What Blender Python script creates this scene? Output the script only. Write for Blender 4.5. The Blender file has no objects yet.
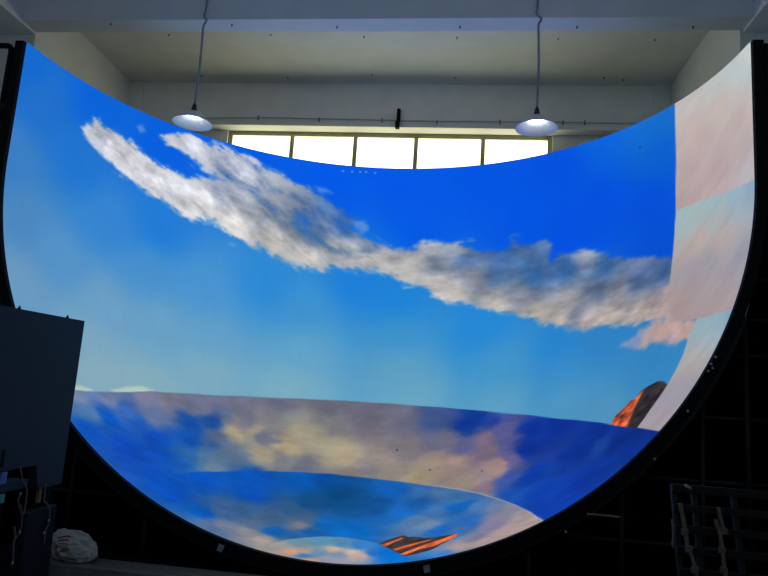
import bpy, bmesh, math, random
import numpy as np
from mathutils import Vector, Matrix
random.seed(7)
S = bpy.context.scene
COL = S.collection
PI = math.pi
R = 3.5            # radius of the dome screen, metres
ZT = 1.25          # top edge of the screen above the dome's equator
ZF = -3.75         # floor

# ------------------------------------------------------------------ materials
def mat(name, col, rough=.6, metal=0., spec=.5, noise=None, emit=None, estr=1., bump=0., nscale=6.):
    m = bpy.data.materials.new(name); m.use_nodes = True
    nt = m.node_tree; b = nt.nodes['Principled BSDF']
    b.inputs['Base Color'].default_value = (*col, 1)
    b.inputs['Roughness'].default_value = rough
    b.inputs['Metallic'].default_value = metal
    b.inputs['Specular IOR Level'].default_value = spec
    if noise or bump:
        tc = nt.nodes.new('ShaderNodeTexCoord')
        n = nt.nodes.new('ShaderNodeTexNoise'); n.inputs['Scale'].default_value = nscale
        n.inputs['Detail'].default_value = 6
        nt.links.new(tc.outputs['Object'], n.inputs['Vector'])
        if noise:
            r = nt.nodes.new('ShaderNodeValToRGB')
            r.color_ramp.elements[0].position = .3; r.color_ramp.elements[1].position = .7
            r.color_ramp.elements[0].color = (*[c * (1 - noise) for c in col], 1)
            r.color_ramp.elements[1].color = (*[min(1, c * (1 + noise)) for c in col], 1)
            nt.links.new(n.outputs['Fac'], r.inputs['Fac'])
            nt.links.new(r.outputs['Color'], b.inputs['Base Color'])
        if bump:
            bp = nt.nodes.new('ShaderNodeBump'); bp.inputs['Strength'].default_value = bump
            bp.inputs['Distance'].default_value = .02
            nt.links.new(n.outputs['Fac'], bp.inputs['Height'])
            nt.links.new(bp.outputs['Normal'], b.inputs['Normal'])
    if emit:
        b.inputs['Emission Color'].default_value = (*emit, 1)
        b.inputs['Emission Strength'].default_value = estr
    return m

M_wall = mat('painted_plaster', (.82, .83, .78), .9, spec=.2, noise=.04, nscale=2.5, bump=.05)
M_beam = mat('painted_concrete', (.86, .87, .87), .9, spec=.2, noise=.04, nscale=3, bump=.05)
M_floor = mat('dark_floor', (.012, .012, .013), .85, spec=.1, noise=.3)
M_black = mat('black_paint', (.006, .0065, .007), .65, spec=.12)
M_steel = mat('black_steel', (.011, .011, .011), .55, spec=.3, noise=.3, nscale=20)
M_dark_sheet = mat('dark_sheet_black', (.002, .002, .0022), .95, spec=.02)  # for the sheets added to keep the sides of the dome dark
M_panel = mat('panel_grey', (.03, .05, .06), .6, spec=.2, noise=.06, nscale=4)
M_cab = mat('cabinet_black', (.014, .018, .022), .6, spec=.2)
M_frame = mat('window_frame_paint', (.42, .41, .27), .6, noise=.1)
M_glass = mat('frosted_pane', (.8, .8, .7), .5, emit=(1., .97, .60), estr=2.2)
M_fill_pane = mat('front_fill_pane', (.8, .8, .8), .5, emit=(.70, .90, 1.15), estr=.85)  # glow of the added front window, brightens surfaces facing the viewer
M_enamel = mat('white_enamel', (.75, .76, .78), .35, spec=.5)
M_bulb = mat('lamp_light', (1, 1, 1), .4, emit=(.93, .97, 1.), estr=9)
M_cord = mat('grey_cord', (.32, .34, .38), .6, noise=.15)
M_alu = mat('aluminium_profile', (.22, .215, .19), .5, spec=.4, noise=.15, nscale=10)
M_bag = mat('white_plastic_bag', (.60, .57, .50), .5, spec=.4)
M_red = mat('red_print', (.30, .02, .03), .6)
M_label = mat('white_label', (.38, .38, .36), .6)
M_wire = mat('grey_wire', (.17, .13, .12), .5)
M_conn = mat('steel_connector', (.45, .45, .43), .35)
M_blue = mat('blue_tag', (.12, .22, .60), .5)
M_green = mat('green_tag', (.10, .38, .30), .5)
M_yellow = mat('yellow_tag', (.30, .18, .04), .5)
M_strap = mat('brown_strap', (.16, .12, .085), .6, noise=.3, nscale=30)
M_cable = mat('thin_conduit', (.55, .56, .53), .7)
M_bolt = mat('rusty_bolt', (.03, .03, .03), .6)

# ------------------------------------------------------------------ mesh helpers
def link(name, bm, m, parent=None, smooth=False):
    me = bpy.data.meshes.new(name)
    bmesh.ops.recalc_face_normals(bm, faces=bm.faces)
    bm.to_mesh(me); bm.free()
    if smooth:
        for p in me.polygons: p.use_smooth = True
    me.materials.append(m)
    o = bpy.data.objects.new(name, me); COL.objects.link(o)
    if parent: o.parent = parent; o.matrix_parent_inverse = Matrix.Translation(parent.location).inverted()
    return o

def thing(name, label, cat, loc=(0, 0, 0), group=None):
    o = bpy.data.objects.new(name, None); COL.objects.link(o)
    o.empty_display_size = .1
    o.location = loc
    return tag(o, label, cat, group)

def tag(o, label, cat, group=None):
    o['label'] = label; o['category'] = cat
    if group: o['group'] = group
    return o

def struct(o):
    o['kind'] = 'structure'; return o

def sub(o, part):
    o.parent = part; o.matrix_parent_inverse = Matrix.Identity(4); return o

def BM(): return bmesh.new()

def box(bm, x0, x1, y0, y1, z0, z1, bev=0.):
    r = bmesh.ops.create_cube(bm, size=1)
    vs = r['verts']
    for v in vs:
        v.co = Vector(((x0 + x1) / 2 + v.co.x * (x1 - x0), (y0 + y1) / 2 + v.co.y * (y1 - y0), (z0 + z1) / 2 + v.co.z * (z1 - z0)))
    if bev:
        es = list({e for v in vs for e in v.link_edges})
        bmesh.ops.bevel(bm, geom=es, offset=bev, segments=2, affect='EDGES', profile=.5)
    return bm

def tube(bm, pts, r, n=8, cap=True):
    pts = [Vector(p) for p in pts]
    rr = r if isinstance(r, (list, tuple)) else [r] * len(pts)
    rings = []
    for i, p in enumerate(pts):
        t = (pts[min(i + 1, len(pts) - 1)] - pts[max(i - 1, 0)]).normalized()
        u = t.orthogonal().normalized() if not rings else (pu - t * pu.dot(t)).normalized()
        pu = u; w = t.cross(u)
        rings.append([bm.verts.new(p + (u * math.cos(2 * PI * k / n) + w * math.sin(2 * PI * k / n)) * rr[i]) for k in range(n)])
    for a, b in zip(rings, rings[1:]):
        for k in range(n):
            bm.faces.new((a[k], a[(k + 1) % n], b[(k + 1) % n], b[k]))
    if cap:
        bm.faces.new(rings[0]); bm.faces.new(rings[-1])
    return bm

def smooth_path(pts, n=6):
    P = [Vector(p) for p in pts]; P = [P[0]] + P + [P[-1]]; out = []
    for i in range(1, len(P) - 2):
        for k in range(n):
            t = k / n; a, b, c, d = P[i - 1:i + 3]
            out.append(.5 * ((2 * b) + (c - a) * t + (2 * a - 5 * b + 4 * c - d) * t * t + (3 * b - a - 3 * c + d) * t ** 3))
    out.append(P[-2]); return out

def lathe(bm, prof, c=(0, 0, 0), n=40):
    c = Vector(c); rings = []
    for r, z in prof:
        if r < 1e-5: rings.append([bm.verts.new(c + Vector((0, 0, z)))])
        else: rings.append([bm.verts.new(c + Vector((r * math.cos(2 * PI * k / n), r * math.sin(2 * PI * k / n), z))) for k in range(n)])
    for a, b in zip(rings, rings[1:]):
        for k in range(n):
            q = [a[k % len(a)], a[(k + 1) % len(a)], b[(k + 1) % len(b)], b[k % len(b)]]
            q2 = []
            for v in q:
                if v not in q2: q2.append(v)
            if len(q2) > 2: bm.faces.new(q2)
    return bm

# ------------------------------------------------------------------ the hall
XL, XR, YB, ZC = -4.93, 4.24, 4.35, 3.05
YF = -8.0
BY0, BY1, BZ = 1.59, 1.875, 2.5                     # the cross beam
XLo, XRo = -5.5, 4.86                              # outer walls of the front bay
struct(link('floor', box(BM(), XLo, XRo, YF, YB + .6, ZF - .2, ZF), M_floor))
struct(link('ceiling', box(BM(), XLo, XRo, YF, YB + .6, ZC, ZC + .2), M_wall))
# back wall with the window opening
WX0, WX1, WZ0, WZ1 = -3.16, 2.455, 1.2, 2.30
yr = 4.60
bm = BM()
box(bm, XLo, WX0, yr, yr + .3, ZF, ZC); box(bm, WX1, XRo, yr, yr + .3, ZF, ZC)
box(bm, WX0, WX1, yr, yr + .3, ZF, WZ0); box(bm, WX0, WX1, yr, yr + .3, WZ1, ZC)
struct(link('wall_back', bm, M_wall))
struct(link('wall_left', box(box(BM(), XLo - .2, XLo, YF, YB + .9, ZF - .2, ZC + .2), XLo, XL, BY1 + .002, yr, ZF, ZC), M_wall))
struct(link('wall_right', box(box(BM(), XRo, XRo + .2, YF, YB + .9, ZF - .2, ZC + .2), XR, XRo, BY1 + .002, yr, ZF, ZC), M_wall))
F0, F1, F2, F3 = -3.6, 3.0, -.4, 1.9                # window band added in the front wall behind the viewer, as fill light
bm = BM()
box(bm, XLo, XRo, YF - .2, YF, ZF - .2, F2); box(bm, XLo, XRo, YF - .2, YF, F3, ZC + .2)
box(bm, XLo, F0, YF - .2, YF, F2, F3); box(bm, F1, XRo, YF - .2, YF, F2, F3)
struct(link('wall_front', bm, M_floor))
fill_win = struct(link('fill_window', (lambda b: (box(b, F0, F1, YF - .14, YF - .06, F3 - .07, F3), box(b, F0, F1, YF - .14, YF - .06, F2, F2 + .07),
      box(b, F0, F0 + .07, YF - .14, YF - .06, F2 + .07, F3 - .07), box(b, F1 - .07, F1, YF - .14, YF - .06, F2 + .07, F3 - .07), b)[-1])(BM()), M_frame))
link('pane', box(BM(), F0 + .07, F1 - .07, YF - .105, YF - .095, F2 + .07, F3 - .07), M_fill_pane, fill_win)  # glowing pane added to light the hall from the front
# concrete beams
struct(link('trim_1', box(BM(), XL, XR + .03, BY0, BY1, BZ, ZC, .004), M_beam))                         # cross beam
struct(link('trim_2', box(BM(), XLo, XL, YF, BY1 + .002, BZ - .03, ZC, .004), M_beam))                     # beam along the left wall
struct(link('trim_3', box(BM(), XR + .03, XRo, YF, BY1 + .002, BZ - .03, ZC, .004), M_beam))                     # beam along the right wall
struct(link('trim_4', box(BM(), XL, XR, YB, yr, 2.28, ZC, .006), M_beam))                           # lintel beam over the window
struct(link('trim_5', box(BM(), XL, XL + .25, YB - .05, YB, ZF, ZC, .006), M_wall))                 # corner pilasters
struct(link('trim_6', box(BM(), XR - .25, XR, YB - .05, YB, ZF, ZC, .006), M_wall))
# window
win = struct(link('window_1', (lambda b: (box(b, WX0, WX1, yr + .06, yr + .14, WZ1 - .075, WZ1), box(b, WX0, WX0 + .07, yr + .06, yr + .14, WZ0, WZ1 - .075),
      box(b, WX1 - .07, WX1, yr + .06, yr + .14, WZ0, WZ1 - .075), box(b, WX0 + .07, WX1 - .07, yr + .06, yr + .14, WZ0, WZ0 + .07), b)[-1])(BM()), M_frame))
MX = [-2.00, -.875, .18, 1.316]
for x in MX:
    link('mullion', box(BM(), x - .035, x + .035, yr + .06, yr + .14, WZ0 + .07, WZ1 - .075, .004), M_frame, win)
ed = [WX0 + .07] + [v for x in MX for v in (x - .035, x + .035)] + [WX1 - .07]
for a, b in zip(ed[::2], ed[1::2]):
    link('pane', box(BM(), a, b, yr + .095, yr + .105, WZ0 + .07, WZ1 - .075), M_glass, win)

# ------------------------------------------------------------------ LED dome screen
dome = thing('dome_screen', 'huge curved half dome LED screen showing blue sky with clouds', 'screen', (0, 0, -3.6))

# --- picture shown on the screen; (U,V) are stereographic coordinates on the dome, about 440 units per radius
def vnoise(x, y, seed):
    xi = np.floor(x).astype(np.int64); yi = np.floor(y).astype(np.int64); fx = x - xi; fy = y - yi
    fx = fx * fx * fx * (fx * (fx * 6 - 15) + 10); fy = fy * fy * fy * (fy * (fy * 6 - 15) + 10)
    def h(a, b):
        n = (a * 374761393 + b * 668265263 + seed * 974634777) & 0xffffffff
        n = ((n ^ (n >> 13)) * 1274126177) & 0xffffffff
        n = ((n ^ (n >> 16)) * 2246822519) & 0xffffffff
        return ((n ^ (n >> 15)) & 0xffff) / 65535.
    return (h(xi, yi) * (1 - fx) + h(xi + 1, yi) * fx) * (1 - fy) + (h(xi, yi + 1) * (1 - fx) + h(xi + 1, yi + 1) * fx) * fy
def fbm(x, y, seed, oct=5, gain=.55):
    s = 0; a = 1; t = 0
    for i in range(oct):
        s = s + a * vnoise(x + 17.3 * i, y - 9.1 * i, seed + i); t += a; a *= gain
        x, y = (x * .8 - y * .6) * 2.03, (x * .6 + y * .8) * 2.03
    return s / t - .5
def sdf(poly, U, V):                                  # signed distance, negative inside
    P = np.array(poly, float); n = len(P)
    d = np.full(U.shape, 1e18); ins = np.zeros(U.shape, bool)
    for i in range(n):
        a = P[i]; b = P[(i + 1) % n]; e = b - a
        wx = U - a[0]; wy = V - a[1]
        t = np.clip((wx * e[0] + wy * e[1]) / max(e @ e, 1e-9), 0, 1)
        d = np.minimum(d, (wx - e[0] * t) ** 2 + (wy - e[1] * t) ** 2)
        c = (a[1] > V) != (b[1] > V)
        xi = a[0] + (V - a[1]) * e[0] / (e[1] if abs(e[1]) > 1e-9 else 1e-9)
        ins ^= c & (U < xi)
    return np.where(ins, -1, 1) * np.sqrt(d)
def rbf(pts, U, V, s=10., p=1.6):
    num = np.zeros(U.shape + (3,)); den = np.zeros(U.shape)
    for q in pts:
        w = ((U - q[0]) ** 2 + (V - q[1]) ** 2 + s * s) ** -p
        den += w; num += w[..., None] * np.array(q[2:5], float)
    return num / den[..., None]
def sm(a, b, x):
    t = np.clip((x - a) / (b - a), 0, 1); return t * t * (3 - 2 * t)
def mix(c, d, f): return c + (d - c) * f[..., None]

A_C = [(-96.2,-26.3)][0]; T_C = [(301.7,98.8)][0]
def picture(U, V):
    ra = (U * .87 + V * .5, -U * .5 + V * .87); nA = fbm(ra[0] / 44, ra[1] / 15, 13, 6, .6); nA2 = fbm(ra[0] / 17, ra[1] / 8, 19, 5, .6); nB = fbm(U / 40 + V / 90, V / 14, 29, 6, .6)
    n1 = fbm(U / 46, V / 46, 3); n2 = fbm(U / 15, V / 15, 11); n3 = fbm(U / 70, V / 28, 23, 6); n4 = fbm(U / 7, V / 7, 31, 3)
    wU = U + 26 * fbm(U / 50, V / 30, 41, 5); wV = V + 16 * fbm(U / 50, V / 30, 57, 5)
    # clear sky of the main image
    c = rbf([(-429.8,-134.4,14,104,208),(-397.6,-89.7,30,110,200),(-429.4,-1.2,58,125,194),(-400.1,64.8,75,135,190),(-388.5,147.6,104,152,190),(-319.4,-109.6,4,98,216),(-334.2,-33.4,30,116,206),(-293.5,23.7,53,131,207),(-342.3,90.6,84,145,198),(-280.1,126.2,108,158,195),(-292.1,178.4,122,165,190),(-276.9,205.7,135,170,186),(-239.1,-69.1,2,94,222),(-228.2,15.6,30,122,212),(-233.7,61.3,72,144,204),(-174.8,66.3,72,147,208),(-215.2,124.5,104,160,196),(-164.9,155,125,170,190),(-218.6,196.3,132,172,184),(-169.4,114.9,98,158,198),(-142.1,-70.2,0,90,228),(-110.8,47,42,136,212),(-80,67.5,62,146,206),(-75.6,109.1,98,162,198),(-79.9,155.2,122,172,192),(-62.5,-63.8,0,88,230),(4.1,-67.2,0,87,230),(25.6,-23.7,0,88,228),(-27,31.3,26,126,216),(11.7,48.7,28,130,214),(14.9,83.7,62,146,202),(18.8,120.3,94,158,193),(32,150.8,106,166,194),(81.3,-66.3,0,84,226),(122.6,-24.9,0,84,226),(89.6,79.4,34,134,212),(113.2,117.7,66,148,200),(119.8,163,92,158,192),(162.8,-74.7,0,80,222),(175,-9.5,0,80,224),(207,-99.3,6,100,220),(255.7,-109.3,22,110,212),(273.9,-93.4,12,108,200),(289,-109.5,26,108,196),(281.9,-70.9,4,92,208),(212.4,-33.1,0,80,222),(268.4,-22.4,0,78,216),(281.6,21,0,78,208),(172.3,104.8,36,130,206),(216.3,108.8,45,128,193),(285.4,155.1,48,128,190),(186.8,169.4,80,148,190),(245.2,197.2,80,146,186),(177,138.4,58,140,198),(276,171,56,134,188)], U + 5 * n1, V + 5 * n1, 24, 2.)
    c = c * (1 + .014 * n2 + .012 * fbm(U / 3, V / 40, 77, 2))[..., None]
    # whitish fringe at the horizon
    f = np.minimum(sdf([(-312.2,254.2),(-299.4,244.4),(-284.1,240.6),(-298.7,255.4),(-311.6,264.8)], U, V), sdf([(-260.3,225.8),(-242.5,211.3),(-227,203.2),(-213.5,202.9),(-228.3,213.9),(-257.6,228.7)], U, V))
    c = mix(c, np.array([205., 220, 190]), .6 * sm(3.5, -1.5, f + 4 * n1))
    # diagonal cloud, top left to centre
    A1 = sdf([(-338.1,-73.3),(-328.9,-84.2),(-316.1,-88.6),(-299.7,-84.2),(-283.3,-76.4),(-257.1,-62.9),(-234.7,-52.3),(-209.1,-45.8),(-185.4,-46.2),(-150.4,-51.2),(-119.2,-41.4),(-89.4,-37.1),(-59.9,-30.1),(-38.3,-20.1),(-24.2,-7.5),(10.2,2.4),(11.7,25.3),(-23.2,19.4),(-47.6,19.4),(-72.8,23.2),(-103.1,16.4),(-129.4,7.6),(-147.8,3.8),(-171.7,-9),(-204.5,-7.2),(-246.5,-19.8),(-274.5,-32.7),(-291.9,-40.6),(-311.3,-49.4),(-330.7,-62)], U, V)
    A2 = sdf([(-253.1,-86.5),(-239.5,-90.4),(-210.3,-92.5),(-176.2,-88.4),(-147.3,-82.1),(-123.7,-68.5),(-100.8,-57),(-78.9,-51.2),(-55,-40.4),(-29.4,-27.6),(-38,-16.3),(-78.3,-20.4),(-128.6,-36),(-160.1,-45.4),(-182.1,-55.3),(-195.8,-62.4),(-214.4,-70.9),(-233.4,-78.2)], U, V)
    A = np.minimum(A1, A2 + 2)
    dA = .38 - A / 5.5 + 3.0 * nA + 2.4 * nA2 + .9 * n4
    aA = sm(-.45, 1.1, dA)
    lit = rbf([(-319.4,-67.4,198,200,212),(-286.5,-64,206,203,206),(-246.8,-39.6,205,203,206),(-188.8,-20.1,214,208,206),(-212.4,-36.4,204,204,208),(-155.9,-5.9,212,206,200),(-184.8,-79.5,202,202,210),(-142.1,-70.2,190,192,202),(-120.9,-59.6,160,165,175),(-154.6,-42.2,150,155,165),(-171,-49.9,140,150,170),(-127.7,-25.9,122,128,138),(-98,-25,110,120,138),(-71.3,-29.1,80,115,165),(-44.9,-19.6,52,102,172),(-96.3,-5.4,120,124,130),(-67.4,-3.9,96,108,130),(-109.8,6.4,190,182,172),(-75.5,13.6,205,195,186),(-52.5,4.3,150,150,150),(-37.9,10.8,180,176,172),(-0.3,14.2,190,186,184),(-15.2,1.5,110,125,155)], wU, wV, 8)
    shA = sm(6, -14, A)
    lit = lit * (1.02 + .62 * nA2 * shA + .42 * nA)[..., None]
    gz = np.exp(-(((U - A_C[0]) * .87 + (V - A_C[1]) * .5) / 66) ** 2 - ((-(U - A_C[0]) * .5 + (V - A_C[1]) * .87) / 15) ** 2)
    c = mix(c, lit, aA * np.clip(.97 - gz * (.16 - 1.5 * nA2 - .9 * nA), .3, .97))
    # right hand cloud
    B = sdf([(-47.4,9.7),(-21.5,4.8),(3.5,0.7),(31.4,-4.7),(61.7,-6.3),(88.9,-0.5),(108.6,2.6),(116.3,-5.3),(149.9,-0.1),(153.3,8.9),(155.6,15.9),(167,12.6),(185.1,11.3),(210.9,20.5),(250.3,32.7),(275.7,37.9),(325.4,56.5),(334.7,122.4),(293.7,108.3),(269.8,106.1),(216.8,95),(160.5,84),(130.9,71.9),(102.1,57.2),(56.6,49.3),(33,35.5),(-2.4,24),(-26,19.6),(-46.8,17.4)], U, V)
    dB = .30 - B / 6 + 2.4 * nB + 1.3 * n2 + 1.2 * fbm(U / 18, V / 9, 37, 5, .6) + .7 * n4
    aB = sm(-.35, 1.0, dB)
    litB = rbf([(-37.9,10.8,165,165,175),(-14.4,13,195,190,185),(8.4,4.3,150,150,160),(36.4,0.1,165,165,170),(64.8,-0.5,150,155,165),(23.4,19.3,190,184,176),(47.9,33.6,182,175,168),(67.6,45.6,188,180,170),(46.6,14.4,116,130,150),(75,12.2,75,104,150),(104,9.9,60,98,155),(104.8,26.3,66,98,142),(81,32.6,128,128,138),(125.9,47.5,120,122,135),(106.7,53.6,170,163,155),(137.6,68.7,190,178,165),(169.3,78.2,188,176,163),(167.9,62.8,150,145,145),(134.7,28.9,48,96,154),(165.5,27.9,48,92,150),(186.4,16.4,150,155,170),(209.1,30.1,52,94,148),(210.6,55.4,88,108,138),(235,71,140,135,138),(224.8,85.3,180,166,155),(261.1,88.3,184,165,154),(257.8,55.9,74,100,140),(283.2,52.3,62,94,142),(293,85,174,154,152),(281.6,98.8,180,160,154),(250.4,35.7,100,115,150),(202.4,86.5,165,155,150),(185.3,79,110,115,135)], wU, wV, 7)
    litB = litB * (1.03 + .42 * nB + .12 * n2 + .34 * fbm(U / 18, V / 9, 37, 5, .6))[..., None]
    c = mix(c, litB, aB * .97)
    # wisps
    for poly in ([(-38.6,-25),(-27.4,-26.7),(-21.4,-21.2),(-28.4,-13.1)], [(-77.3,-55.4),(-65.8,-56.5),(-58.7,-51.1),(-69.1,-49.2)], [(-270.4,-89.7),(-263.6,-93.5),(-257.9,-86.6),(-264.6,-82.9)]):
        c = mix(c, np.array([150., 172, 205]), .5 * sm(2.5, -3.5, sdf(poly, U, V) + 9 * nA2 + 3 * n4))
    # small pink cloud
    P = sdf([(243.8,121.6),(254.9,114.9),(266.5,109.5),(282.3,103.5),(350.1,121.7),(355.7,145.8),(342.1,154.5),(320.6,152.4),(281.3,135.9),(260.3,132.3)], U, V)
    c = mix(c, rbf([(253.8,123.5,120,140,180),(279.3,124.9,175,155,155),(306.2,125.3,198,165,155),(338.1,138.1,185,155,150),(310.2,144.5,150,145,165)], wU, wV, 6) * (1 + .25 * n2)[..., None], sm(-.3, 1, -P / 7 + 2 * n2 + 2 * n1))
    # rock standing on the horizon
    rk = sdf([(255.8,231.2),(253.3,216.3),(256.1,210.7),(265.4,203.8),(270.1,197.9),(278.7,196.2),(283.3,189.1),(293.3,187),(304.1,186.6),(314.1,191.8),(324.8,203),(316.8,218.2),(310.2,258.9)], U + 2 * n4, V + 2 * n4)
    og = sdf([(252.5,232.6),(251.8,213),(266,201.4),(279.3,193.9),(286.2,185.2),(283.6,199.6),(279.9,214.1),(278.2,241.6)], U, V)
    rc = mix(np.array([46., 40, 42]) * np.ones(U.shape + (3,)) * (1 + 1.1 * n4 + .5 * n2)[..., None], np.array([172., 76, 44]) * (1 + 1.7 * n4 + .6 * n2)[..., None], sm(2, -2, og + 5 * n4))
    c = mix(c, rc, sm(.7, -.7, rk))
    # mismatched tiles on the right
    T = sdf([(302.4,-163.5),(303.3,-113.2),(304,-55.6),(302.6,0.9),(299.8,36.1),(297.9,67.1),(295.2,91.1),(305.9,116),(346.8,128.6),(339,142.1),(334,169.5),(322.1,199),(305.5,226.5),(292.4,251.9),(459.4,396.1),(456.4,107.6),(447,-3),(455.8,-154.5)], U, V)
    t12 = sdf([(281.5,-3.3),(303.4,-4),(339,-3.8),(389.9,-0.1),(446.3,5.8),(481.2,174.5),(505.4,510.3),(257,277.3)], U, V)
    t23 = sdf([(335.5,126.3),(346.8,128.6),(411,146.5),(459.1,165.2),(505.4,510.3),(257,277.3)], U, V)
    sa = U * .82 - V * .57; sp = U * .57 + V * .82
    st = fbm(sa / 60, sp / 9, 61, 5, .6)
    s1 = rbf([(433.8,-147.7,200,208,208),(405.1,-130.9,186,200,202),(367,-122.7,184,194,194),(325.6,-109.7,190,190,188),(413.9,-99.6,196,188,186),(425.6,-119.9,185,198,202),(375.3,-101.5,205,186,180),(325.3,-93.4,200,180,174),(412.9,-76.8,196,174,170),(340.4,-68.2,192,170,168),(411,-37.6,190,170,172),(324.3,-40.2,188,164,164),(372.8,-27.1,186,162,164),(316.4,-10.9,184,160,160),(420,-10.1,184,176,184)], U + 3 * st, V + 6 * st, 11)
    s2 = rbf([(434.2,10.6,140,178,208),(399.1,11.6,152,188,208),(354.8,4,158,194,204),(316.2,4.5,166,200,204),(323.6,20,168,192,196),(409.1,34.1,164,186,200),(363.3,29.1,176,186,188),(339.3,35.3,204,178,168),(400.2,49.9,190,176,176),(372.8,48.7,198,174,168),(324.5,43.4,192,170,166),(412.8,75.6,160,162,182),(357.1,63,164,162,176),(326.2,65.4,164,156,172),(387.1,93.9,168,158,172),(328.9,88.3,176,156,160),(371.9,107.4,180,160,164),(316.1,100.5,180,154,152),(385.5,129,182,160,162)], U + 3 * st, V + 6 * st, 11)
    s3 = rbf([(417.8,155.3,120,172,204),(380.8,145.3,138,182,204),(358,142,150,188,202),(369.3,164.9,164,186,194),(393.8,169.8,150,184,202),(356.9,178.1,184,180,176),(385.2,186.5,170,182,190),(355.1,197.1,186,168,168),(370.8,194.8,186,174,172),(344.6,212.1,164,160,178),(364.5,222,166,160,178),(325.8,223,164,160,180),(319.6,245.9,176,162,172),(340.3,249.1,174,162,172)], U + 3 * st, V + 5 * st, 10)
    s = np.where((t23 < 0)[..., None], s3, np.where((t12 < 0)[..., None], s2, s1))
    s = (s + .18 * (s.mean(-1, keepdims=True) - s)) * (np.where(t12 < 0, .93, .985) * (1 + .10 * st))[..., None]
    q = T_C; wd = .6 + 9 * np.exp(-((U - q[0]) ** 2 + (V - q[1]) ** 2) / 20 ** 2)
    c = mix(c, s, sm(1, -1, T / wd))
    # lower band: second projection with its own clouds
    b1 = sdf([(-353.4,295.4),(-305.4,255.2),(-217.8,204.3),(-173.8,188.2),(-121.5,173.1),(-69.4,163),(-27.6,158.4),(16.1,157.7),(61.6,161),(100.9,167.3),(153,180.1),(206.3,199.5),(237.4,213.4),(299.8,249.9),(343.8,282),(458.3,391.2),(411.6,505),(7.3,449.5),(-331.7,644.9),(-386.2,398.6)], U, V)
    k1 = rbf([(-300.9,262.1,116,134,172),(-261.6,238.9,110,128,172),(-290.6,278.9,72,122,182),(-222.3,216.5,122,126,158),(-194.9,211.6,126,126,150),(-239.5,244.2,50,100,185),(-259,273.3,0,84,200),(-282.2,309.6,0,82,206),(-209.1,236.2,96,115,160),(-224.1,259,20,85,190),(-232,308.3,0,74,205),(-200.4,269.3,0,74,200),(-148.1,349.9,0,88,198),(-188.7,336,0,76,205),(-164.9,193.2,116,120,148),(-161.6,204,112,116,146),(-125.2,184.3,112,114,140),(-87.6,171.3,110,112,138),(-165.3,228.1,8,80,188),(-146.4,220,20,80,178),(-139.1,238.7,92,112,148),(-124.5,224.3,186,172,138),(-106.9,212.7,176,162,136),(-112.6,206.5,108,113,138),(-95,189.5,128,124,138),(-80.2,192,136,142,142),(-67.3,203.1,172,162,136),(-93.3,219.4,112,116,138),(-53.7,211.9,170,160,134),(-75.9,225.5,188,172,130),(-95.1,244.2,168,156,130),(-54.4,248.5,108,112,128),(-77.7,249.1,120,122,132),(-167.8,275.9,34,104,180),(-150.4,278.5,70,118,160),(-142.7,281.3,110,134,158),(-175.9,292.6,14,90,190),(-196,292.5,0,78,200),(-142.1,249,52,100,168),(-126.7,257.7,90,118,150),(-169.1,252.4,4,80,194),(-40.8,165.6,112,114,134),(-34,188.9,130,130,134),(-29.8,219.3,166,158,130),(-17.8,229.7,180,162,132),(-4.3,172.8,112,110,132),(-1.4,193.4,124,118,130),(33.4,211.4,128,120,130),(15.3,228.6,152,138,130),(27.1,182.7,112,110,134),(24.2,162.5,112,112,136),(60.1,176.3,62,88,148),(72.2,168.3,56,82,148),(86.4,179.8,0,52,164),(97.2,174.7,8,54,160),(112.9,181.1,26,60,160),(67.9,201.1,112,110,136),(92.2,212.9,94,98,148),(109.8,201.8,132,110,130),(125.1,193.8,86,88,150),(120,218.9,128,110,128),(129.7,245.4,168,136,130),(87.9,231.4,168,138,130),(70,234.4,166,146,130),(56.9,252.7,172,156,124),(32.3,244.4,150,138,128),(7.7,240.5,126,122,130),(-11,242.8,140,132,130),(104.1,262.1,160,142,130),(122.9,277.6,146,122,134),(124.8,175.4,60,80,160),(136,208.3,84,86,152),(144.2,236.9,100,92,150),(145.3,263.6,52,84,176),(157.9,199.7,0,44,162),(163.3,224.7,0,44,162),(173.8,266.7,0,56,176),(197.9,300.1,0,60,182),(163.1,290.9,16,78,188),(223.8,341.6,0,58,186),(186.4,198.9,0,44,162),(223,246.4,0,44,158),(242.8,232.8,0,42,152),(274.8,254.9,0,42,150),(249.1,307.4,0,48,166),(312.6,265,0,42,150),(247.8,249.5,14,62,160),(-120.1,312.7,0,82,196),(-103.1,283.5,0,80,192)], U + 20 * fbm(U / 34, V / 20, 71, 5), V + 13 * fbm(U / 34, V / 20, 83, 5), 5, 1.9)
    k1 = (k1 + .12 * (k1.mean(-1, keepdims=True) - k1)) * (.955 + .20 * n3 + .12 * n2 + .14 * fbm(U / 16 + V / 30, V / 7, 103, 5, .6))[..., None]
    c = mix(c, k1, sm(.6, -.6, b1))
    b2 = sdf([(-206,338.7),(-153.7,296.7),(-111.3,275.2),(-85.4,265.4),(-56.9,258.2),(-28.5,253.9),(5.3,254.6),(39.6,258.1),(80.2,266.5),(101.6,273.4),(124.3,283.6),(149.5,299.8),(170.5,316.6),(195.2,341),(226.4,380.1),(282.9,467.5),(177.5,454.1),(8.6,455.6),(-136.9,458.2),(-224.4,438.9)], U, V)
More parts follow.
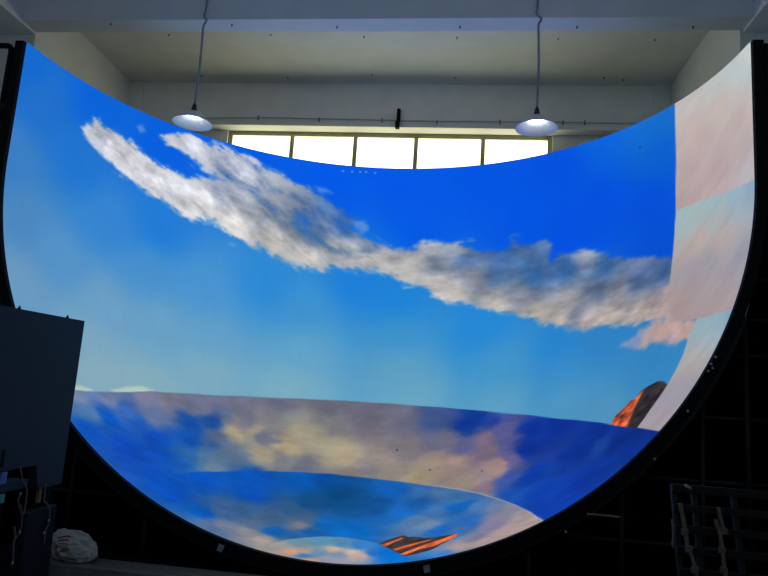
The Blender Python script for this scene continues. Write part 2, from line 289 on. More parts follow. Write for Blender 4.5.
    k2 = rbf([(-181.6,352.3,0,80,198),(-152.9,304.5,0,82,198),(-103.5,280.3,0,84,196),(-99.5,312.1,0,80,188),(-145.4,376.4,0,90,196),(-120,358.5,60,100,156),(-100.7,342.7,50,96,150),(-115.7,393.5,110,124,152),(-131.6,400.5,84,116,160),(-55.2,270.2,0,94,196),(-36.4,265.5,0,80,166),(-14.9,290.3,2,76,138),(-40.3,303.2,14,78,140),(-57.2,323.5,44,92,142),(-74.7,342.8,62,98,140),(-86.9,367.1,84,108,146),(-45.2,335.4,62,96,140),(-43.3,347.4,130,128,138),(-88.8,391.5,140,140,146),(-74.4,402.3,170,158,146),(-64.7,375.2,10,100,190),(-14,340.9,4,104,200),(32.4,271.5,10,98,196),(61.5,271.1,50,108,180),(81.4,272.1,74,120,172),(104.5,285.9,60,116,180),(27.3,296.6,10,82,156),(-0.4,294.6,8,78,144),(65.9,292.4,18,90,170),(108.8,303.7,8,94,186),(50.5,313.5,16,104,198),(70.6,327.3,78,120,170),(83,332.3,110,136,172),(86.8,309.7,60,112,176),(99,346.9,24,106,200),(129.6,304.4,70,114,172),(146.6,308.8,104,120,155),(166.3,320.7,128,130,148),(190,342.7,158,146,146),(160.7,338.5,130,126,150),(210.4,367.1,176,158,152),(155.8,358.3,128,122,154),(127.7,336.3,34,104,196),(121.3,351.6,60,112,180),(145.4,378.2,120,124,156),(134.2,395.2,172,152,148),(155.9,393.4,172,150,148),(177.4,372.7,176,150,148),(195.6,375.3,176,154,150),(118.6,416.6,66,130,205),(105.8,429.3,30,120,205),(7.3,347.1,0,106,206),(-30.7,361.2,16,96,180)], U + 16 * fbm(U / 30, V / 14, 91, 5), V + 8 * fbm(U / 30, V / 14, 97, 5), 5, 1.9)
    k2 = (k2 + .06 * (k2.mean(-1, keepdims=True) - k2)) * (.96 + .18 * n3 + .14 * n2 + .12 * fbm(U / 16 + V / 30, V / 6, 107, 5, .6))[..., None]
    c = mix(c, k2, sm(.6, -.6, b2))
    c = mix(c, np.array([190., 196, 200]), .5 * sm(1.4, 0, np.abs(b2)) * sm(430, 470, 384 + U * 1.0 + 0 * V))
    b3 = sdf([(-90.2,461.7),(-77.9,430.6),(-65.1,407.1),(-51.9,389.9),(-38.1,378.5),(-19.2,368.2),(0.5,364.3),(21.4,366.6),(38,372.2),(56.3,384.4),(72.9,400.5),(87.1,421.2),(88.5,465.5),(13.6,478.6),(-66.2,470.9)], U, V)
    k3 = rbf([(-70.9,425.5,150,145,140),(-54.2,408.5,150,150,146),(-35.9,391,104,142,160),(-17.3,378.9,88,140,172),(-39.4,419.8,204,156,126),(-27.2,410.8,176,150,140),(-24.4,426,60,120,180),(-13.3,411.5,104,140,170),(1.4,395.1,196,172,150),(4.3,383.5,80,134,176),(20.7,402.6,206,178,164),(30.8,410.2,196,164,156),(9.9,410.9,120,140,170),(44.3,400,30,110,196),(54,396.8,0,106,204),(24.7,382.5,50,120,190),(68.5,412.3,0,110,206),(-16.9,437.1,190,150,130),(3.1,429.5,150,150,165)], U + 6 * n1, V + 4 * n1, 4, 2.)
    c = mix(c, k3 * (1 + .15 * n2)[..., None], sm(.6, -.6, b3))
    # second rock, lying in the lower band
    rk = sdf([(42.9,375.7),(48.1,366.9),(53.1,362.1),(59.3,357.5),(63.8,354.9),(68.9,359),(76.1,359.1),(87.6,363.2),(99.1,363.1),(109,360.7),(121,360.1),(121.2,366.5),(116.9,373.8),(110.8,382.4),(105.9,392),(101.1,397.9),(90,404.4),(79.1,411.9),(71.5,403.4),(62.9,394.1)], U + 1.5 * n4, V + 1.2 * n4)
    o1 = sdf([(44.5,378.1),(54.5,368),(62.9,359.9),(65.6,362.3),(57.4,371.7),(51.5,381.8)], U, V)
    o2 = sdf([(59.4,388.5),(69.8,379.7),(82.5,372.1),(95.8,366.8),(96.5,369.3),(83.9,377.3),(72.5,386.5),(65,394.2)], U, V)
    o3 = sdf([(71.5,403.4),(79.4,392.7),(89.3,381.9),(101.7,372.7),(111.3,365.2),(121.1,358.3),(124,368.5),(113,375.3),(103.1,385.9),(89.7,391.4),(77.8,407)], U, V)
    o = np.minimum(np.minimum(o1 + .5, o2 + .5), o3)
    rc = mix(np.array([58., 48, 44]) * (1 + .9 * n4)[..., None], np.array([222., 104, 56]) * (1 + .7 * n4 + .3 * n2)[..., None], sm(1.2, -1.0, o + 2 * n4))
    c = mix(c, rc, sm(.6, -.6, rk))
    # dead modules
    for (x, y) in [(29.1,214.2),(65.4,241.3),(118.1,247.8),(255.7,-79.1)]:
        c = mix(c, np.array([40., 30, 60]), .8 * sm(1.6, .5, np.hypot(U - x, V - y)))
    for (x, y) in [(-50.8,-73.7),(-42.1,-73.7),(-34.4,-73.7),(-28.7,-74),(-20.1,-73.4)]:
        c = mix(c, np.array([90., 150, 235]), .9 * sm(1.6, .5, np.hypot(U - x, V - y)))
    return c

NT, NP, NC = 720, 430, 110
th = np.linspace(0, PI, NT + 1)
ph = np.linspace(-PI / 2, 0, NP + 1)
zc = np.linspace(0, ZT, NC + 1)[1:]
rad = np.concatenate([np.cos(ph), np.ones(NC)]); zz = np.concatenate([np.sin(ph), zc / R])
rad[0] = 1e-4
X = -np.cos(th)[None, :] * rad[:, None]; Y = np.sin(th)[None, :] * rad[:, None]; Z = np.repeat(zz[:, None], NT + 1, 1)
U = 440 * X / (1 + Y); V = -440 * Z / (1 + Y)
col = picture(U, V)
# fine module seams of the LED wall
tt = np.broadcast_to(th[None, :] / PI * 48, X.shape); pp = np.broadcast_to((np.arange(len(rad)) / len(rad) * 40)[:, None], X.shape)
seam = np.maximum(np.exp(-((tt - np.round(tt)) / .05) ** 2), np.exp(-((pp - np.round(pp)) / .06) ** 2))
mod = vnoise(np.floor(tt) * 7.31 + .5, np.floor(pp) * 5.7 + .5, 5)
col = np.clip(col * (1 - .010 * (mod - .5) - .006 * seam)[..., None], 0, 255) / 255
lin = np.where(col <= .04045, col / 12.92, ((col + .055) / 1.055) ** 2.4)
nv = X.size; rows, cols = X.shape
co = np.stack([X, Y, Z], -1).reshape(-1, 3) * R
idx = np.arange(nv).reshape(rows, cols)
quads = np.stack([idx[:-1, :-1], idx[1:, :-1], idx[1:, 1:], idx[:-1, 1:]], -1).reshape(-1, 4)
me = bpy.data.meshes.new('display_surface')
me.vertices.add(nv); me.vertices.foreach_set('co', co.astype(np.float32).ravel())
nq = len(quads)
me.loops.add(nq * 4); me.loops.foreach_set('vertex_index', quads.astype(np.int32).ravel())
me.polygons.add(nq); me.polygons.foreach_set('loop_start', np.arange(0, nq * 4, 4, dtype=np.int32))
me.polygons.foreach_set('use_smooth', np.ones(nq, bool))
me.update(calc_edges=True)
at = me.color_attributes.new('picture', 'FLOAT_COLOR', 'POINT')
at.data.foreach_set('color', np.concatenate([lin, np.ones(lin.shape[:2] + (1,))], -1).astype(np.float32).ravel())
M_led = bpy.data.materials.new('led_picture'); M_led.use_nodes = True
nt = M_led.node_tree; b = nt.nodes['Principled BSDF']
va = nt.nodes.new('ShaderNodeVertexColor'); va.layer_name = 'picture'
b.inputs['Base Color'].default_value = (.008, .008, .008, 1); b.inputs['Roughness'].default_value = .8
b.inputs['Specular IOR Level'].default_value = .1
nt.links.new(va.outputs['Color'], b.inputs['Emission Color']); b.inputs['Emission Strength'].default_value = 1.
me.materials.append(M_led)
disp = bpy.data.objects.new('display_surface', me); COL.objects.link(disp)
disp.parent = dome; disp.matrix_parent_inverse = Matrix.Translation(dome.location).inverted()

# shell of cabinets behind the screen
def shell_bm(ra, rb, nt=64, npz=36):
    bm = BM(); g = []
    for r in (ra, rb):
        rows = []
        for j in range(npz + 1):
            p = -PI / 2 + PI / 2 * j / npz
            rows.append([bm.verts.new((-math.cos(PI * i / nt) * r * max(math.cos(p), 1e-4), .0 + math.sin(PI * i / nt) * r * max(math.cos(p), 1e-4), r * math.sin(p))) for i in range(nt + 1)])
        rows.append([bm.verts.new((-math.cos(PI * i / nt) * r, math.sin(PI * i / nt) * r, ZT - .004)) for i in range(nt + 1)])
        g.append(rows)
        for a, b_ in zip(rows, rows[1:]):
            for i in range(nt):
                bm.faces.new((a[i], b_[i], b_[i + 1], a[i + 1]))
    for i in range(nt):
        bm.faces.new((g[0][-1][i], g[1][-1][i], g[1][-1][i + 1], g[0][-1][i + 1]))
    for s in (0, nt):
        for j in range(npz + 1):
            bm.faces.new((g[0][j][s], g[0][j + 1][s], g[1][j + 1][s], g[1][j][s]))
    return bm
link('cabinet_shell', shell_bm(R + .012, R + .09), M_black, dome, True)

# black rim flange round the open front
def rim_path(r, zt, n=96):
    P = [(-r, zt)] + [(-r, zt * (1 - k / 6)) for k in range(1, 6)]
    P += [(-r * math.cos(PI * k / n), -r * math.sin(PI * k / n)) for k in range(n + 1)]
    P += [(r, zt * k / 6) for k in range(1, 7)]
    return P
def ring(bm, r0, r1, y0, y1, zt):
    a, b_ = rim_path(r0, zt), rim_path(r1, zt)
    vs = [[bm.verts.new((p[0], y, p[1])) for p in q] for q, y in ((a, y0), (b_, y0), (b_, y1), (a, y1))]
    for k in range(4):
        A, B = vs[k], vs[(k + 1) % 4]
        for i in range(len(a) - 1): bm.faces.new((A[i], A[i + 1], B[i + 1], B[i]))
    for i in (0, -1): bm.faces.new([v[i] for v in vs])
    return bm
flange = link('rim_flange', ring(BM(), R + .004, R + .095, -.04, -.003, ZT - .01), M_black, dome)
def arc_ring(bm, r0, r1, y0, y1, a0, a1, n=80):
    vs = [[bm.verts.new((-r * math.cos(a0 + (a1 - a0) * i / n), y, -r * math.sin(a0 + (a1 - a0) * i / n))) for i in range(n + 1)] for r, y in ((r0, y0), (r1, y0), (r1, y1), (r0, y1))]
    for k in range(4):
        A, B = vs[k], vs[(k + 1) % 4]
        for i in range(n): bm.faces.new((A[i], A[i + 1], B[i + 1], B[i]))
    for i in (0, -1): bm.faces.new([v[i] for v in vs])
    return bm
link('rim_rail', arc_ring(BM(), R + .096, R + .135, -.005, .06, math.radians(20), math.radians(160)), M_steel, dome)
for x, z, a in ((-.906, -3.455, .27), (.857, -3.46, -.25)):
    o = link('label_plate', box(BM(), -.026, .026, -.046, -.0405, -.03, .03, .002), M_label, dome); o['label'] = 'small white sticker on the black rim'
    sub(o, flange); o.location = Vector((x, 0, z)); o.rotation_euler = (0, a, 0)
for bx_, _, bz_ in [[3.1384, -0.05, -1.5917], [3.1023, -0.05, -1.6512], [3.0779, -0.05, -1.7098], [3.1135, -0.05, -1.6832], [2.9138, -0.05, -2.0442], [2.6543, -0.05, -2.4448], [1.9623, -0.05, -3.0713]]:
    o = link('rim_bolt', lathe(BM(), [(0, .012), (.008, .012), (.011, .006), (.011, 0), (0, 0)], n=10), M_conn, dome); o['label'] = 'small shiny bolt head'
    sub(o, flange); o.location = Vector((bx_, -.04, bz_)); o.rotation_euler = (PI / 2, 0, 0)

# ------------------------------------------------------------------ steel frames carrying the screen
def pole(bm, a, b, w=.05): return tube(bm, [a, b], w / 2, 10)
# left ladder truss
tl = thing('truss_frame', 'black ladder truss with rounded top beside the left edge of the screen', 'truss', (-3.8, .0, ZF))
xa, xb = -3.655, -3.83
pts = smooth_path([(xa, .0, -3.7), (xa, .0, .6), (xa, .0, 1.12), (xa - .02, .0, 1.185), (xa - .07, .0, 1.205), (xb - .2, .0, 1.205)], 5)
link('truss_post', tube(BM(), [(xa, 0, ZF), (xa, 0, .6)] + pts[6:], .028, 10), M_black, tl, True)
link('truss_post', pole(BM(), (xb - .06, 0, ZF), (xb - .06, 0, 1.18)), M_black, tl, True)
for z in (.55, .15, -.35, -.9, -1.4, -1.9, -2.4, -2.9, -3.4):
    link('truss_rung', pole(BM(), (xa - .02, 0, z), (xb - .04, 0, z), .036), M_black, tl, True)
# clamp joining the truss to the rim
link('truss_clamp', box(BM(), -3.70, -3.598, -.03, .03, .50, .56, .006), M_steel, tl)
link('truss_clamp', box(BM(), -3.70, -3.598, -.03, .03, .30, .36, .006), M_steel, tl)
link('truss_web', box(BM(), -3.648, -3.605, .0, .012, -.9, .82), M_black, tl)

tr = thing('truss_frame', 'black box truss standing against the right edge of the screen', 'truss', (3.8, .0, ZF))
for x in (3.63, 3.80):
    link('truss_post', box(BM(), x - .026, x + .026, -.03, .04, ZF, 1.215, .006), M_black, tr)
for z in (1.16, .7, .2, -.3, -.9, -1.5, -2.1, -2.7, -3.3):
    link('truss_rung', pole(BM(), (3.655, .0, z), (3.775, .0, z), .036), M_black, tr, True)
link('truss_web', box(BM(), 3.655, 3.775, .012, .022, ZF, 1.2), M_black, tr)

def scaffold(side, label):
    t = thing('support_scaffold', label, 'scaffold', (side * 3.0, .35, ZF))
    y = .16
    def zc_(x): return -math.sqrt(max(0, 3.64 ** 2 - x * x)) - .03
    for x, top in ((3.46, -1.22), (3.10, None), (2.45, None), (1.7, None)):
        zt = top if top else zc_(x)
        link('scaffold_post', tube(BM(), [(side * x, y, ZF), (side * x, y, zt)], .022, 8), M_steel, t, True)
    for z, xo in ((-1.24, 4.1), (-1.55, 4.1), (-2.09, 4.1), (-2.62, 4.1), (-3.15, 4.1), (-.89, 4.1)):
        xi = math.sqrt(3.64 ** 2 - z * z) + .03
        link('scaffold_rail', tube(BM(), [(side * xi, y + .045, z), (side * xo, y + .045, z)], .020, 8), M_steel, t, True)
    return t
scR = scaffold(1, 'dark steel scaffold of posts and rails under the right side of the dome')
scL = scaffold(-1, 'dark steel scaffold of posts and rails under the left side of the dome')

def dark_sheet(side, label, ztop):  # black sheet added beside the dome to stand in for deep shade
    bm = BM(); n = 40; a = []; b = []
    for k in range(n + 1):
        z = -3.7 + (ztop + 3.7) * k / n
        xi = math.sqrt(max(0, 3.72 ** 2 - z * z)) if z < 0 else 3.72
        m = 24
        row = [bm.verts.new((side * (xi + (4.16 - xi) * i / m), .30 + .018 * math.sin((xi + (4.16 - xi) * i / m) * 21), z)) for i in range(m + 1)]
        if a:
            for i in range(m): bm.faces.new((a[i], a[i + 1], row[i + 1], row[i]))
        a = row
    r = bmesh.ops.solidify(bm, geom=list(bm.faces), thickness=.006)
    return tag(link('added_dark_sheet', bm, M_dark_sheet, None, True), label, 'curtain')
dark_sheet(1, 'added black sheet standing in for the darkness behind the scaffold right of the dome', 1.2)
dark_sheet(-1, 'added black sheet standing in for the darkness behind the scaffold left of the dome', -.4)

tag(link('steel_bar', tube(BM(), [[2.1106, -0.12, -2.9059], [2.365, -0.12, -2.9072]], .009, 8), M_alu), 'short bare grey metal bar below the right underside of the dome', 'bar')

# ------------------------------------------------------------------ stage rail and bag
rail = thing('stage_rail', 'long grey aluminium rail on the floor along the foot of the dome', 'rail', (-.2, -.2, ZF))
link('rail_body', box(BM(), -2.45, 2.2, -.33, -.065, ZF, -3.655, .006), M_alu, rail)
for y0, y1 in ((-.33, -.285), (-.265, -.225), (-.205, -.15), (-.125, -.07)):
    link('rail_rib', box(BM(), -2.45, 2.2, y0, y1, -3.655, -3.63, .005), M_alu, rail)

def bag():
    # crumpled carrier bag lying on its side
    bm = BM(); bmesh.ops.create_icosphere(bm, subdivisions=4, radius=1)
    from mathutils import noise
    for v in bm.verts:
        d = v.co.normalized()
        n = noise.noise(d * 1.7 + Vector((3, 1, 2))); n2 = noise.noise(d * 4.1)
        q = d * 2.3 + Vector((1, 7, 3)); rd = 1 - abs(noise.noise(q)) * 2; rd2 = 1 - abs(noise.noise(q * 2.1 + Vector((4, 2, 9)))) * 2
        r = 1 + .16 * n + .05 * n2 + .20 * rd + .10 * rd2 - .16
        p = d * r
        p.x = math.copysign(abs(p.x) ** .8, p.x); p.z = math.copysign(abs(p.z) ** .85, p.z)
        w = 1 - .30 * max(0, p.x) ** 2
        v.co = Vector((p.x * .205, p.y * .11 * w, p.z * .128 * w - .02 * p.x))
        if v.co.z < -.10: v.co.z = -.10 + (v.co.z + .10) * .2
    return bm
bc = [-2.1309, -0.28, -3.461]
bagt = thing('plastic_bag', 'crumpled white plastic carrier bag with red print on the rail', 'bag', (bc[0], -.21, -3.63))
bz = -3.63 + .107
ob = link('bag_body', bag(), M_bag, None, False)
BZO = .003 - min((Matrix.Rotation(.05, 3, 'Y') @ v.co).z for v in ob.data.vertices)
ob.parent = bagt; ob.location = (.0, .0, BZO); ob.rotation_euler = (0, .05, 0)
# two tied handles
def leaf(pts, r): return tube(BM(), smooth_path(pts, 5), r, 6)
o = leaf([(-.02, -.0, .10), (.03, -.01, .125), (.07, .0, .115), (.11, .01, .08)], .012); o = link('bag_handle', o, M_bag, None, True); o.parent = bagt; o.location = (0, 0, BZO)
o = leaf([(.13, -.02, .02), (.185, -.03, -.01), (.20, -.03, -.055), (.16, -.04, -.09)], .013); o = link('bag_handle', o, M_bag, None, True); o.parent = bagt; o.location = (0, 0, BZO)
# red writing: raised strokes following the side of the bag facing the hall
dg = bpy.context.evaluated_depsgraph_get()
ob_me = ob.data
from mathutils.bvhtree import BVHTree
bvh = BVHTree.FromPolygons([v.co.copy() for v in ob_me.vertices], [tuple(p.vertices) for p in ob_me.polygons])
bm = BM()
def stroke(pts, r=.0042):
    out = []
    for p in smooth_path([(x, 0, z) for x, z in [(-.045 + (x + .085) * 1.25, .012 + z * 1.3) for x, z in pts]], 6):
        h = bvh.ray_cast(Vector((p.x, -1, p.z)), Vector((0, 1, 0)))
        if h[0]: out.append(h[0] + Vector((0, -.0015, 0)))
    if len(out) > 1: tube(bm, out, r, 5)
stroke([(-.125, .055), (-.10, .062), (-.075, .066), (-.055, .062)], .006)
stroke([(-.12, .038), (-.09, .044), (-.05, .046)], .006)
stroke([(-.11, .024), (-.075, .028), (-.045, .030)], .003)
stroke([(-.14, -.005), (-.125, .006), (-.118, -.012), (-.135, -.024), (-.142, -.01)])
stroke([(-.115, -.055), (-.13, -.045), (-.12, -.028), (-.10, -.036), (-.105, -.056), (-.118, -.06)])
stroke([(-.10, -.034), (-.085, -.018), (-.072, -.024), (-.065, -.012), (-.05, -.016), (-.038, -.004), (-.025, -.002)])
stroke([(-.07, -.008), (-.055, .004), (-.04, .008)])
o = link('red_print', bm, M_red, None, True); o.parent = bagt; o.location = (0, 0, BZO); o.rotation_euler = (0, .05, 0)

# ------------------------------------------------------------------ LED panel wall and wiring, left foreground
XP = -2.05
pan = thing('led_wall', 'big dark grey LED wall section standing edge-on at the left', 'screen', (XP - .05, -1.2, ZF))
yf = -0.6281
ztop = -1.6269
zb1 = -2.745; zb2 = -2.93
bm = BM()
prof = [(yf, ztop), (yf - 1.9, ztop), (yf - 1.9, zb1), (yf - .36, zb1), (yf - .30, zb2), (yf - .01, zb2)]
fa = [bm.verts.new((XP, y, z)) for y, z in prof]; fb = [bm.verts.new((XP - .07, y, z)) for y, z in prof]
bm.faces.new(fa); bm.faces.new(fb)
for i in range(6): bm.faces.new((fa[i], fa[(i + 1) % 6], fb[(i + 1) % 6], fb[i]))
bmesh.ops.bevel(bm, geom=list(bm.edges), offset=.003, segments=1, affect='EDGES')
link('panel_face', bm, M_panel, pan)
for y in [-1.3795, -0.8167]:
    o = link('panel_stud', lathe(BM(), [(0, 0), (.012, 0), (.012, .012), (.007, .014), (.007, .026), (0, .026)], (XP - .035, y, ztop - .002), 10), M_black, pan)
link('panel_post', box(BM(), XP - .14, XP - .075, yf - .08, yf - .02, ZF, ztop - .05, .004), M_black, pan)
link('panel_post', box(BM(), XP - .14, XP - .075, yf - .62, yf - .56, ZF, ztop - .05, .004), M_black, pan)
link('panel_post', box(BM(), XP - .14, XP - .075, yf - 1.32, yf - 1.26, ZF, ztop - .05, .004), M_black, pan)
link('panel_rail', box(BM(), XP - .14, XP - .015, yf - 1.6, yf - .40, -2.90, -2.84, .004), M_panel, pan)
link('panel_slot', box(BM(), XP - .001, XP + .003, *[-1.3725, -1.3476], -2.72, -2.60), M_black, pan)
for y, z in [[-1.3228, -2.8138], [-1.2991, -2.9641]]:
    pass
o = link('module_tag', box(BM(), XP - .014, XP + .004, *[-1.3498, -1.2925], -2.835, -2.755, .002), M_blue, pan); o['label'] = 'blue tag'
o = link('module_tag', box(BM(), XP - .014, XP + .004, *[-1.3292, -1.2829], -2.965, -2.905, .002), M_green, pan); o['label'] = 'teal tag'
o = link('module_tag', box(BM(), XP - .055, XP - .03, yf - .235, yf - .20, -3.04, -2.935, .002), M_yellow, pan); o['label'] = 'yellowish brown tag'

cab = thing('led_cabinet', 'small black LED cabinet standing below the big grey LED wall section', 'cabinet', (XP, -.95, ZF))
ys = [-1.0096, -0.6817]
bm = box(BM(), XP - .055, XP + .02, ys[0] - .02, ys[1], ZF + .06, -3.08, .008)
for v in bm.verts: v.co.x += (v.co.z + 3.4) * -.02
link('cabinet_body', bm, M_cab, cab)
for y in (ys[0] + .02, ys[1] - .05):
    link('foot', box(BM(), XP - .05, XP + .015, y, y + .04, ZF, ZF + .062, .004), M_black, cab)
link('cabinet_handle', tube(BM(), smooth_path([(XP - .025, ys[0] + .06, -3.085), (XP - .025, ys[0] + .08, -3.05), (XP - .025, ys[1] - .1, -3.05), (XP - .025, ys[1] - .08, -3.085)], 4), .008, 8), M_black, cab, True)

def hang(label, pts, r=.006, conns=()):
    t = thing('hanging_cable', label, 'cable', pts[0], 'cables hanging below the grey panel')
    cw = link('cable_wire', tube(BM(), smooth_path(pts, 6), r, 6), M_wire, t, True)
    for c in conns:
        o = link('plug', lathe(BM(), [(0, -.011), (.006, -.009), (.008, 0), (.006, .009), (0, .011)], c, 10), M_conn, t, True); sub(o, cw); o['label'] = 'shiny plug'
hang('grey cable looping below the panel above the blue tag', [[-2.04, -1.1835, -2.7288], [-2.04, -1.1251, -2.8475], [-2.04, -1.0765, -2.8965], [-2.04, -1.0623, -2.9829], [-2.04, -1.0713, -3.0858], [-2.04, -1.1213, -3.0282], [-2.04, -1.1505, -2.9681], [-2.04, -1.1322, -2.9332]], .006, [[-2.03, -1.1451, -2.9269]])
hang('grey cable curving past the cabinet corner towards the bag', [[-2.02, -0.8849, -2.8943], [-2.02, -0.8815, -3.0115], [-2.02, -0.8519, -3.0384], [-2.02, -0.796, -3.0995], [-2.02, -0.7811, -3.1905], [-2.02, -0.8046, -3.2441], [-2.02, -0.8068, -3.3379]], .006, [[-2.015, -0.7953, -3.1763], [-2.015, -0.8319, -3.2596]])
hang('forked grey cable hanging lowest left of the black cabinet', [[-2.04, -1.1504, -3.1525], [-2.04, -1.1253, -3.219], [-2.04, -1.1271, -3.2796], [-2.04, -1.1117, -3.371], [-2.04, -1.1098, -3.4254]], .008, [[-2.03, -1.1235, -3.4008]])
hang('thin grey cable from the fork up to the shiny plug', [[-2.05, -1.1138, -3.2564], [-2.05, -1.0798, -3.223], [-2.05, -1.0579, -3.1794], [-2.05, -1.0631, -3.1091], [-2.05, -1.0954, -3.0129]], .005, [[-2.04, -1.0794, -3.205]])

# ------------------------------------------------------------------ grid rack, right foreground
rk = thing('grid_rack', 'dark steel grid rack leaning in the bottom right corner', 'rack', (3.0, -1.5, ZF))
def ry(z): return -1.2 + .24 * (z + 2.515)
X0, X1 = 2.405, 3.62
zs = [-2.515 - .1185 * k for k in range(11)]
for k, z in enumerate(zs):
    link('rack_rail', box(BM(), X0, X1, ry(z) - .012, ry(z) + .012, z - .022 if k else z - .03, z + .022, .003), M_steel, rk)
for x in [X0 + .02] + [2.546 + .238 * k for k in range(5)]:
    bm = BM(); tube(bm, [(x, ry(-2.5) + .034, -2.5), (x, ry(ZF) + .034, ZF)], .022, 4)
    link('rack_post', bm, M_steel, rk)
o = link('rack_pin', tube(BM(), [[2.4751, -1.23, -2.4919], [2.5107, -1.23, -2.5133]], .009, 8), M_conn, rk, True); o['label'] = 'two small shiny pins'
def strap(label, pts, knots):
    t = thing('lashing_strap', label, 'strap', pts[0])
    sb = link('strap_band', tube(BM(), smooth_path(pts, 5), .013, 6), M_strap, t, True)
    for c in knots:
        sub(link('strap_buckle', box(BM(), c[0] - .022, c[0] + .018, c[1] - .016, c[1] + .012, c[2] - .02, c[2] + .02, .006), M_strap, t), sb)
strap('brown strap lashed down the left post of the grid rack', [[2.4356, -1.2553, -2.5995], [2.4461, -1.2742, -2.6785], [2.451, -1.2916, -2.751], [2.4596, -1.314, -2.844], [2.4817, -1.3304, -2.9126], [2.495, -1.3531, -3.0072]], [[2.4499, -1.2943, -2.7622], [2.4644, -1.3165, -2.8545], [2.4878, -1.3431, -2.9655]])
strap('brown strap lashed down the middle post of the grid rack', [[2.6589, -1.2565, -2.6045], [2.6681, -1.2739, -2.6772], [2.6778, -1.2898, -2.7432]], [[2.6785, -1.2884, -2.7376]])
strap('short brown strap looped beside the middle post of the grid rack', [[2.6394, -1.2731, -2.6739], [2.6409, -1.2825, -2.713], [2.6533, -1.2929, -2.7563], [2.656, -1.3112, -2.8327], [2.6568, -1.3332, -2.9241], [2.6588, -1.3522, -3.0031]], [[2.6547, -1.3139, -2.8437], [2.6537, -1.3396, -2.9509]])
wire = tag(link('thin_wire', tube(BM(), smooth_path([[2.3661, -1.32, -2.6882], [2.3647, -1.34, -2.7772], [2.3548, -1.36, -2.8311], [2.3632, -1.36, -2.8475]], 4), .005, 6), M_wire, None, True), 'thin grey wire hanging at the left edge of the grid rack', 'wire')

# ------------------------------------------------------------------ pendant lamps
def lamp(x, zrim, label, ctop):
    y = 1.53
    t = thing('pendant_lamp', label, 'lamp', (x, y, zrim), 'pendant lamps hanging from the beam')
    k = 1.07
    prof = [(.226 * k, 0), (.224 * k, .006), (.19 * k, .036), (.13 * k, .085), (.098 * k, .118), (.092 * k, .135), (.05, .15), (.0, .152)]
    inner = [(.0, .143), (.05, .142), (.086 * k, .128), (.092 * k, .115), (.124 * k, .082), (.184 * k, .033), (.218 * k, .004), (.226 * k, 0)]
    link('lamp_shade', lathe(BM(), prof + inner, (x, y, zrim), 48), M_enamel, t, True)
    bulb = link('light_bulb', lathe(BM(), [(0, .098), (.07, .101), (.088, .108), (.09, .118), (.05, .135), (0, .136)], (x, y, zrim), 32), M_bulb, t, True)
    so = link('lamp_socket', lathe(BM(), [(0, .15), (.034, .15), (.036, .19), (.028, .20), (.028, .235), (.016, .25), (.012, .275), (0, .275)], (x, y, zrim), 20), M_bolt, t, True)
    sub(bulb, so)
    zt = BZ + .02
    pts = [(x, y, zrim + .26), (x + .002, y, zrim + .5), (x + .006, y, zrim + .8), (x - .002, y, zrim + 1.1), (x - .008, y, zt - .16), (x + .014, y, zt - .10), (x + .02, y + .01, zt - .055), (x - .012, y + .025, zt - .02), (x - .03, y + .038, zt + .03), (x - .022, y + .042, zt + .12), (x - .02, y + .042, zt + .3), (x - .02, y + .042, ZC - .002)]
    link('lamp_cord', tube(BM(), smooth_path(pts, 6), .0145, 8), M_cord, t, True)
lamp(-2.356, 1.0584, 'white pendant lamp with lit bulb hanging above the left part of the screen', 0)
lamp(1.8261, 1.0608, 'white pendant lamp with lit bulb hanging beside the right end of the window', 0)

# ------------------------------------------------------------------ fittings on beams and ceiling
for (px, label) in ():
    pass
def bolt(p, down, label):
    bm = lathe(BM(), [(0, -.034), (.008, -.03), (.011, -.016), (.006, -.012), (.006, 0), (0, 0)], (0, 0, 0), 10)
    o = link('ceiling_bolt', bm, M_bolt, None, True); o.location = p
    return tag(o, label, 'bolt', 'bolts in the concrete')
beamp = [[-3.7059, 1.6569, 2.5], [-2.0574, 1.6923, 2.5], [-0.6824, 1.7471, 2.5], [0.8817, 1.7579, 2.5], [2.3075, 1.7678, 2.5], [3.6652, 1.7772, 2.5]]
for p, w in zip(beamp, ('first', 'second', 'third', 'fourth', 'fifth', 'last')):
    bolt((p[0], min(max(p[1], BY0 + .03), BY1 - .03), BZ), 1, 'small dark bolt under the cross beam, %s from the left' % w)
ceilp = [[-3.516, 2.8235, 3.05], [-1.9247, 2.8304, 3.05], [-0.5333, 2.889, 3.05], [0.8263, 2.9201, 3.05], [2.2596, 2.9506, 3.05], [3.5956, 2.9801, 3.05]]
for p, w in zip(ceilp, ('first', 'second', 'third', 'fourth', 'fifth', 'last')):
    bolt((p[0], p[1], ZC), 1, 'small dark bolt in the ceiling just behind the beam, %s from the left' % w)
ceilq = [[-3.5117, 4.0773, 3.05], [-2.0123, 4.1297, 3.05], [-0.5597, 4.0126, 3.05], [0.8007, 4.0973, 3.05], [3.152, 4.0702, 3.05], [3.4584, 4.1312, 3.05]]
for p, w in zip(ceilq, ('first', 'second', 'third', 'fourth', 'fifth', 'last')):
    bolt((p[0], min(p[1], YB - .06), ZC), 1, 'small dark bolt in the ceiling near the back wall, %s from the left' % w)
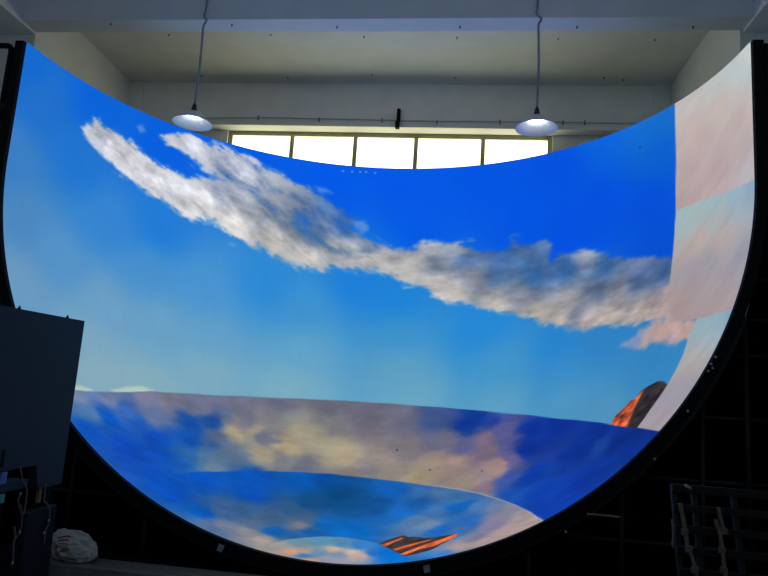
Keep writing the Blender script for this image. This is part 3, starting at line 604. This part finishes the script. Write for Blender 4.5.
# conduit along the lintel beam
cd = thing('wall_cable', 'thin cable clipped along the beam above the window', 'cable', (0, YB, 2.38))
cpts = [[-3.9372, 4.325, 2.3664], [-2.5714, 4.325, 2.4041], [-1.4485, 4.325, 2.402], [-0.3526, 4.325, 2.3911], [0.5346, 4.325, 2.3865], [1.5657, 4.325, 2.393], [2.5256, 4.325, 2.3988], [3.3097, 4.325, 2.3935], [3.85, 4.325, 2.3933]]
link('cable_run', tube(BM(), smooth_path(cpts, 4), .008, 6), M_cable, cd, True)
for p in [[-2.5369, 4.325, 2.4137], [-1.4651, 4.325, 2.3928], [-0.3863, 4.325, 2.3906], [0.535, 4.325, 2.3777], [1.5657, 4.325, 2.393], [2.573, 4.325, 2.3995], [2.9193, 4.325, 2.4047]]:
    link('cable_clip', box(BM(), p[0] - .009, p[0] + .009, 4.322, 4.352, p[2] - .04, p[2] + .03, .003), M_bolt, cd)
br = thing('wall_bracket', 'black upright bracket fixed on the beam above the window', 'bracket', (-.115, YB, 2.25))
p0, p1 = [[-0.1088, 4.3, 2.5782], [-0.1216, 4.3, 2.2334]]
link('bracket_arm', box(BM(), p0[0] - .03, p0[0] + .03, 4.27, 4.345, 2.36, p0[2], .01), M_black, br)
link('bracket_foot', box(BM(), p0[0] - .045, p0[0] + .025, 4.26, 4.348, p1[2], 2.36, .012), M_black, br)

# ------------------------------------------------------------------ camera, world, colour management
cam = bpy.data.cameras.new('camera'); co_ = bpy.data.objects.new('camera', cam); COL.objects.link(co_)
Mr = [[0.992, -0.0456, -0.1177], [0.1091, -0.1603, 0.981], [0.0636, 0.986, 0.154]]
Cp = [1.0052, -5.4683, -1.9951]
m = Matrix.Identity(4)
for i in range(3):
    m[i][0] = Mr[i][0]; m[i][1] = Mr[i][1]; m[i][2] = -Mr[i][2]; m[i][3] = Cp[i]
co_.matrix_world = m
cam.sensor_width = 36; cam.lens = 29.1947; cam.clip_start = .05
S.camera = co_
w = bpy.data.worlds.new('world'); S.world = w; w.use_nodes = True
w.node_tree.nodes['Background'].inputs['Color'].default_value = (.6, .7, .8, 1)
w.node_tree.nodes['Background'].inputs['Strength'].default_value = .3
S.view_settings.view_transform = 'Standard'; S.view_settings.look = 'None'
S.view_settings.exposure = 0; S.view_settings.gamma = 1
S.view_settings.use_curve_mapping = False
